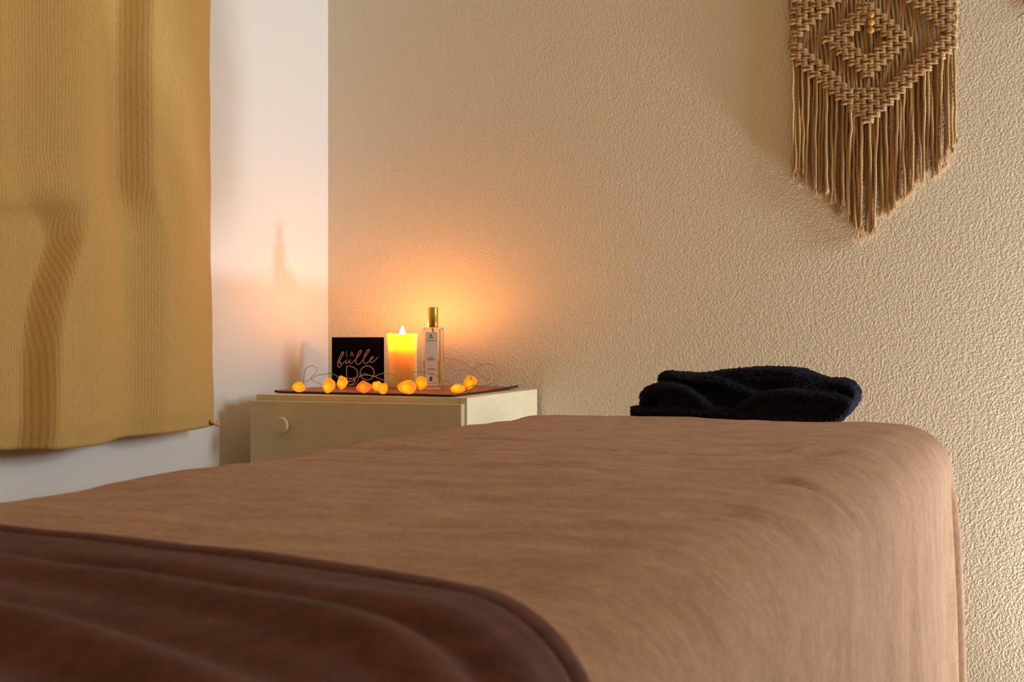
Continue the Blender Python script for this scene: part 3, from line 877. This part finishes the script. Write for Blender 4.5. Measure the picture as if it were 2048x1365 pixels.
# cords showing between the knots
V = []; Fc = []
j = -24
while 1735+6.5*j < 1916:
    x = 1735+6.5*j; a = abs(x-1735)/13
    yb = 240-11.5*a-4
    pts = []
    ylist = list(range(-120, int(yb)+1, 18))+[yb]
    for y in ylist:
        lean = 2.2*math.sin(y*0.055+x*0.21)+1.4*nz(x*0.3, y*0.02)
        xx, yy = bend(x+lean, y)
        pts.append(W(xx, yy, 0.0145+0.003*nz(x*0.9, y*0.03, 2)))
    if len(pts) > 2: tube(V, Fc, smooth_path(pts, 0.003), 0.0026, 8, 700, 3, 0.12)
    j += 1
mesh('vertical_cords', V, Fc, CORD, mac)
# fringe
ends = [(1578, 345), (1592, 352), (1610, 362), (1640, 378), (1662, 402), (1690, 425), (1702, 452), (1725, 470), (1745, 458), (1760, 440), (1785, 412), (1802, 398), (1830, 372), (1855, 352), (1880, 336), (1900, 305), (1915, 282), (1926, 274)]
V = []; Fc = []; RV_ = []; RF_ = []
def fringe(x0, y0, x1, y1, off, r):
    pts = []; n = 9; ph = random.uniform(0, 6)
    for k in range(n+1):
        t = k/n
        pts.append(W(x0+(x1-x0)*t**1.3+random.uniform(-1, 1)*(0.4 if k in (0,) else 1)+1.2*math.sin(ph+4*t), y0+(y1-y0)*t, off+0.002*math.sin(ph+5*t)))
    tube(V, Fc, smooth_path(pts, 0.003), r, 8, 700, 3, 0.12)
    e = pts[-1]
    for q in range(14):   # unravelled end
        a = random.uniform(0, 2*PI); L = random.uniform(0.010, 0.022); sp = random.uniform(0.0, 0.0055)
        d = Vector((math.cos(a)*sp, math.sin(a)*sp*0.6, -L))
        s = e+Vector((math.cos(a)*r*0.6, math.sin(a)*r*0.6, 0.002))
        if s.y+d.y > WY-0.002: d.y = 0; 
        tube(RV_, RF_, [s, s+d*0.5+Vector((random.uniform(-1, 1)*0.001, 0, 0)), s+d+Vector((random.uniform(-1, 1)*0.002, 0, 0))], lambda t, r=r: r*0.42*(1-0.75*t), 5)
x = 1584.0
while x < 1921:
    a = abs(x-1735)/13; y0 = max(84 if x > 1735 else 108, 240-11.5*a)-2
    xe = x+random.gauss(0, 3.0)+(x-1735)*0.01; ye = interp(ends, xe)+random.uniform(-22, 6)
    fringe(x, y0, xe, ye, random.uniform(0.014, 0.022), random.uniform(0.0025, 0.0030))
    x += random.choice([5.5, 6.5, 8, 11, 13])*random.uniform(0.9, 1.1)
x = 1588.0
while x < 1912:
    a = abs(x-1735)/13; y0 = max(90 if x > 1735 else 112, 240-11.5*a)-6
    xe = x+random.gauss(0, 4); ye = interp(ends, xe)+random.uniform(-26, 4)
    fringe(x, y0, xe, ye, random.uniform(0.006, 0.010), 0.0024)
    x += random.uniform(5, 7)
fr = mesh('fringe', V, Fc, CORD, mac)
mesh('frayed_ends', RV_, RF_, FRAY, fr)
# beads on the centre cord
for py, rp in ((31, 7.2), (46, 7.6), (61, 7.2)):
    c = W(1742, py, 0.022); r = rp*0.001
    pr = [(max(0.0012, r*math.sin(PI*k/14)), -r*math.cos(PI*k/14)) for k in range(15)]
    V2, F2 = lathe(pr, c, 24); b = mesh('bead', V2, F2, BEAD, mac)
    b['label'] = 'yellow wooden bead'
V = []; Fc = []
tube(V, Fc, smooth_path([W(1743, 12, 0.018), W(1742, 30, 0.022), W(1742, 62, 0.022), W(1743, 85, 0.019), W(1744, 112, 0.016)], 0.003), 0.0024, 8, 700, 3, 0.12)
mesh('bead_cord', V, Fc, CORD, mac)
V = []; Fc = []
tube(V, Fc, [W(1550, -132, 0.014), W(1955, -132, 0.014)], 0.009, 16)
mesh('dowel', V, Fc, WOOD, mac)

# ------------------------------------------------------------------ tip of another wall decoration at the right edge
q0 = W(2050, 10, 0.01)
dec = empty('wall_decoration', (q0.x+0.03, WY-0.01, q0.z-0.02), 'thin dark wire tip and rusty yarn of a wall decoration in the top right corner', 'wall decoration')
V = []; Fc = []
tube(V, Fc, smooth_path([W(2035, 35, 0.006), W(2038, 33, 0.010), W(2043, 29, 0.012), W(2052, 26, 0.012), (W(2068, 24, 0.012)), W(2085, 10, 0.012), W(2088, -30, 0.012)], 0.002), 0.0011, 8)
mesh('wire', V, Fc, DWIRE, dec)
V = []; Fc = []
for k in range(16):
    a = W(2052+k*3.0, -40, 0.008); e = W(2046+k*3.2+random.uniform(-2, 2), 8+random.uniform(-8, 10), 0.006)
    tube(V, Fc, smooth_path([a, (a+e)/2+Vector((random.uniform(-1, 1)*0.002, 0, 0)), e], 0.004), lambda t: 0.0022*(1-0.6*t), 6)
mesh('yarn_tassel', V, Fc, RUST, dec)
